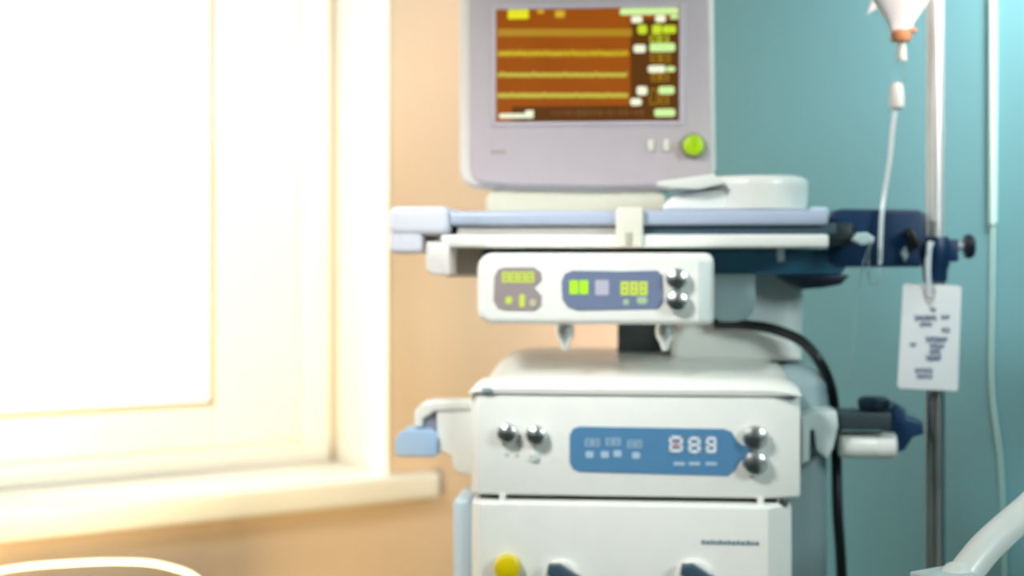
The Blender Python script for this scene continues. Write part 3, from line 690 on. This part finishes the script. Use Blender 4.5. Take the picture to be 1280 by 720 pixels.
# ------------------------------------------------------------------ BED (white curved headboard rail at lower right)
yb_ = -1.674
RF = ROOM
bd = Thing(RF, 'hospital_bed', (-.42, -2.6, 0), 'hospital bed at lower right, only its thick white curved end rail showing', 'bed')
V = lambda px, py: RF.v(px, py, yb_)
p0 = V(1203, 722); pk = V(1281, 641)
P = [Vector((p0.x - .040, yb_, .30)), Vector((p0.x - .036, yb_, .62)), V(1192, 738), p0, V(1218, 702), V(1239, 678), pk]
rise = pk.z
P += [Vector((pk.x + .07, yb_, rise + .030)), Vector((pk.x + .17, yb_, rise + .045)), Vector((pk.x + .30, yb_, rise + .045)), Vector((pk.x + .40, yb_, rise + .02)), Vector((pk.x + .48, yb_, rise - .08)), Vector((pk.x + .50, yb_, .3))]
xL, xR = P[0].x, P[-1].x
bm = B(); tube(bm, P, .0205, 20, 10); bd.part('end_rail', bm, WHITE, label='thick white curved rail')
bm = B(); q = V(1160, 719.5); box(bm, q.x, p0.x - .0, yb_ - .03, yb_ + .03, q.z - .02, q.z, .003); bd.part('rail_bracket', bm, GREY)
bm = B(); box(bm, xL + .01, xR - .01, yb_ - .02, yb_ + .02, .34, .60, .008); bd.part('end_board', bm, CREAM)
bm = B(); box(bm, xL - .01, xR + .01, yb_ - 1.98, yb_ - .02, .30, .38, .01); bd.part('frame', bm, GREY)
bm = B(); box(bm, xL + .0, xR - .0, yb_ - 1.94, yb_ - .04, .38, .53, .04, 4); bd.part('mattress', bm, mat('white_linen', '#dfe5e6', .8))
for ax in (xL + .04, xR - .04):
    for ay in (yb_ - .12, yb_ - 1.85):
        bm = B(); tube(bm, [(ax, ay, .09), (ax, ay, .31)], .018, 12, smooth=False)
        lathe(bm, [(.02, -.014), (.043, -.014), (.048, -.006), (.048, .006), (.043, .014), (.02, .014)], (ax, ay, .048), 'X'); bd.part('leg', bm, STEEL)

# ------------------------------------------------------------------ CHAIR (thin white tubular back at lower left)
yc = 2.25
ch = Thing(WLD, 'visitor_chair', (-.71, 2.05, 0), 'white tubular chair below the window, only its thin curved top rail showing', 'chair')
V = lambda px, py: WLD.v(px, py, yc)
a = V(-40, 760); b = V(262, 760)
P = [Vector((a.x, yc, .45)), a, V(-30, 728), V(-8, 715), V(30, 708), V(80, 704), V(135, 701.5), V(185, 703), V(215, 709), V(240, 718), V(256, 735), b, Vector((b.x, yc, .45))]
bm = B(); tube(bm, P, .0060, 12, 8); ch.part('back_rail', bm, WHITE, label='thin white curved top rail')
bm = B(); box(bm, a.x + .02, b.x - .02, yc - .006, yc + .006, .50, .60, .005); 
for px in (a, b): box(bm, min(px.x, px.x + (.03 if px is a else -.03)), max(px.x, px.x + (.03 if px is a else -.03)), yc - .004, yc + .004, .53, .56, .002)
ch.part('backrest', bm, CREAM)
bm = B(); box(bm, a.x - .01, b.x + .01, yc - .42, yc + .015, .43, .46, .012, 4); ch.part('seat', bm, CREAM)
for px in (a.x, b.x):
    for yy in (yc, yc - .40):
        bm = B(); tube(bm, [(px, yy, 0.0), (px, yy, .435)], .008, 12, smooth=False); ch.part('leg', bm, WHITE)

# ------------------------------------------------------------------ LIGHT
def area(name, fr, loc, tgt, size, power, color, spread=180, sy=None):
    l = bpy.data.lights.new(name, 'AREA'); l.energy = power; l.color = color; l.size = size; l.spread = R(spread)
    if sy: l.shape = 'RECTANGLE'; l.size_y = sy
    o = bpy.data.objects.new(name, l); col.objects.link(o)
    a = fr.M @ Vector(loc); b = fr.M @ Vector(tgt)
    o.location = a; o.rotation_euler = (b - a).to_track_quat('-Z', 'Y').to_euler(); return o
area('window_wall_fill', ROOM, (-1.9, -.9, 2.1), (-1.15, 0, 1.5), .4, 7.0, (1, .97, .88), 86)  # unseen fill, added to brighten the window wall and frame
area('sill_fill', ROOM, (-1.9, -1.35, .50), (-1.5, 0, .62), .35, 13, (1, .72, .33), 90)  # added orange fill below view, warms the sill and lower wall
area('trolley_fill', ROOM, (-2.2, -1.55, 2.0), (-.98, -1.15, 1.05), .3, 2.3, (1, 1, .97), 50)  # narrow fill added to light the trolley from the left, no fitting
area('teal_wall_fill', ROOM, (-.5, -2.0, 2.1), (-.0, -1.25, 1.80), .25, 20, (1, .72, .66), 84)  # added off-view fill, brightens the teal wall toward the upper right
area('front_fill', ROOM, (-.55, -4.3, 2.4), (-.9, -1.2, 1.4), .9, 20, (.84, 1, 1), 110)  # added fill from behind the camera for the front faces
sun = bpy.data.lights.new('sun', 'SUN'); sun.energy = 2.0; sun.angle = R(12); sun.color = (1, .95, .85)
so = bpy.data.objects.new('sun', sun); col.objects.link(so)
so.rotation_euler = (ROOM.M.to_3x3() @ Vector((.75, -.5, -.75))).to_track_quat('-Z', 'Y').to_euler()

w = bpy.data.worlds.new('sky'); bpy.context.scene.world = w; w.use_nodes = True
bgd = w.node_tree.nodes['Background']; bgd.inputs['Color'].default_value = (1, 1, .97, 1); bgd.inputs['Strength'].default_value = 2.0

# ------------------------------------------------------------------ CAMERA
cam = bpy.data.cameras.new('camera'); co = bpy.data.objects.new('camera', cam); col.objects.link(co)
cam.sensor_width = 36; cam.lens = F / 1280 * 36
co.location = CAM; co.rotation_euler = (R(90), 0, 0)
cam.shift_y = -(360 - HZ) / 1280
cam.clip_start = .05
cam.dof.use_dof = True; cam.dof.focus_distance = 1.65; cam.dof.aperture_fstop = (F / 1280 * .036) / .021
sc_ = bpy.context.scene; sc_.camera = co
vs = sc_.view_settings; vs.view_transform = 'Standard'; vs.look = 'None'; vs.gamma = 1; vs.exposure = 0; vs.use_curve_mapping = False
sc_.cycles.use_denoising = True
sc_.cycles.sample_clamp_indirect = 6
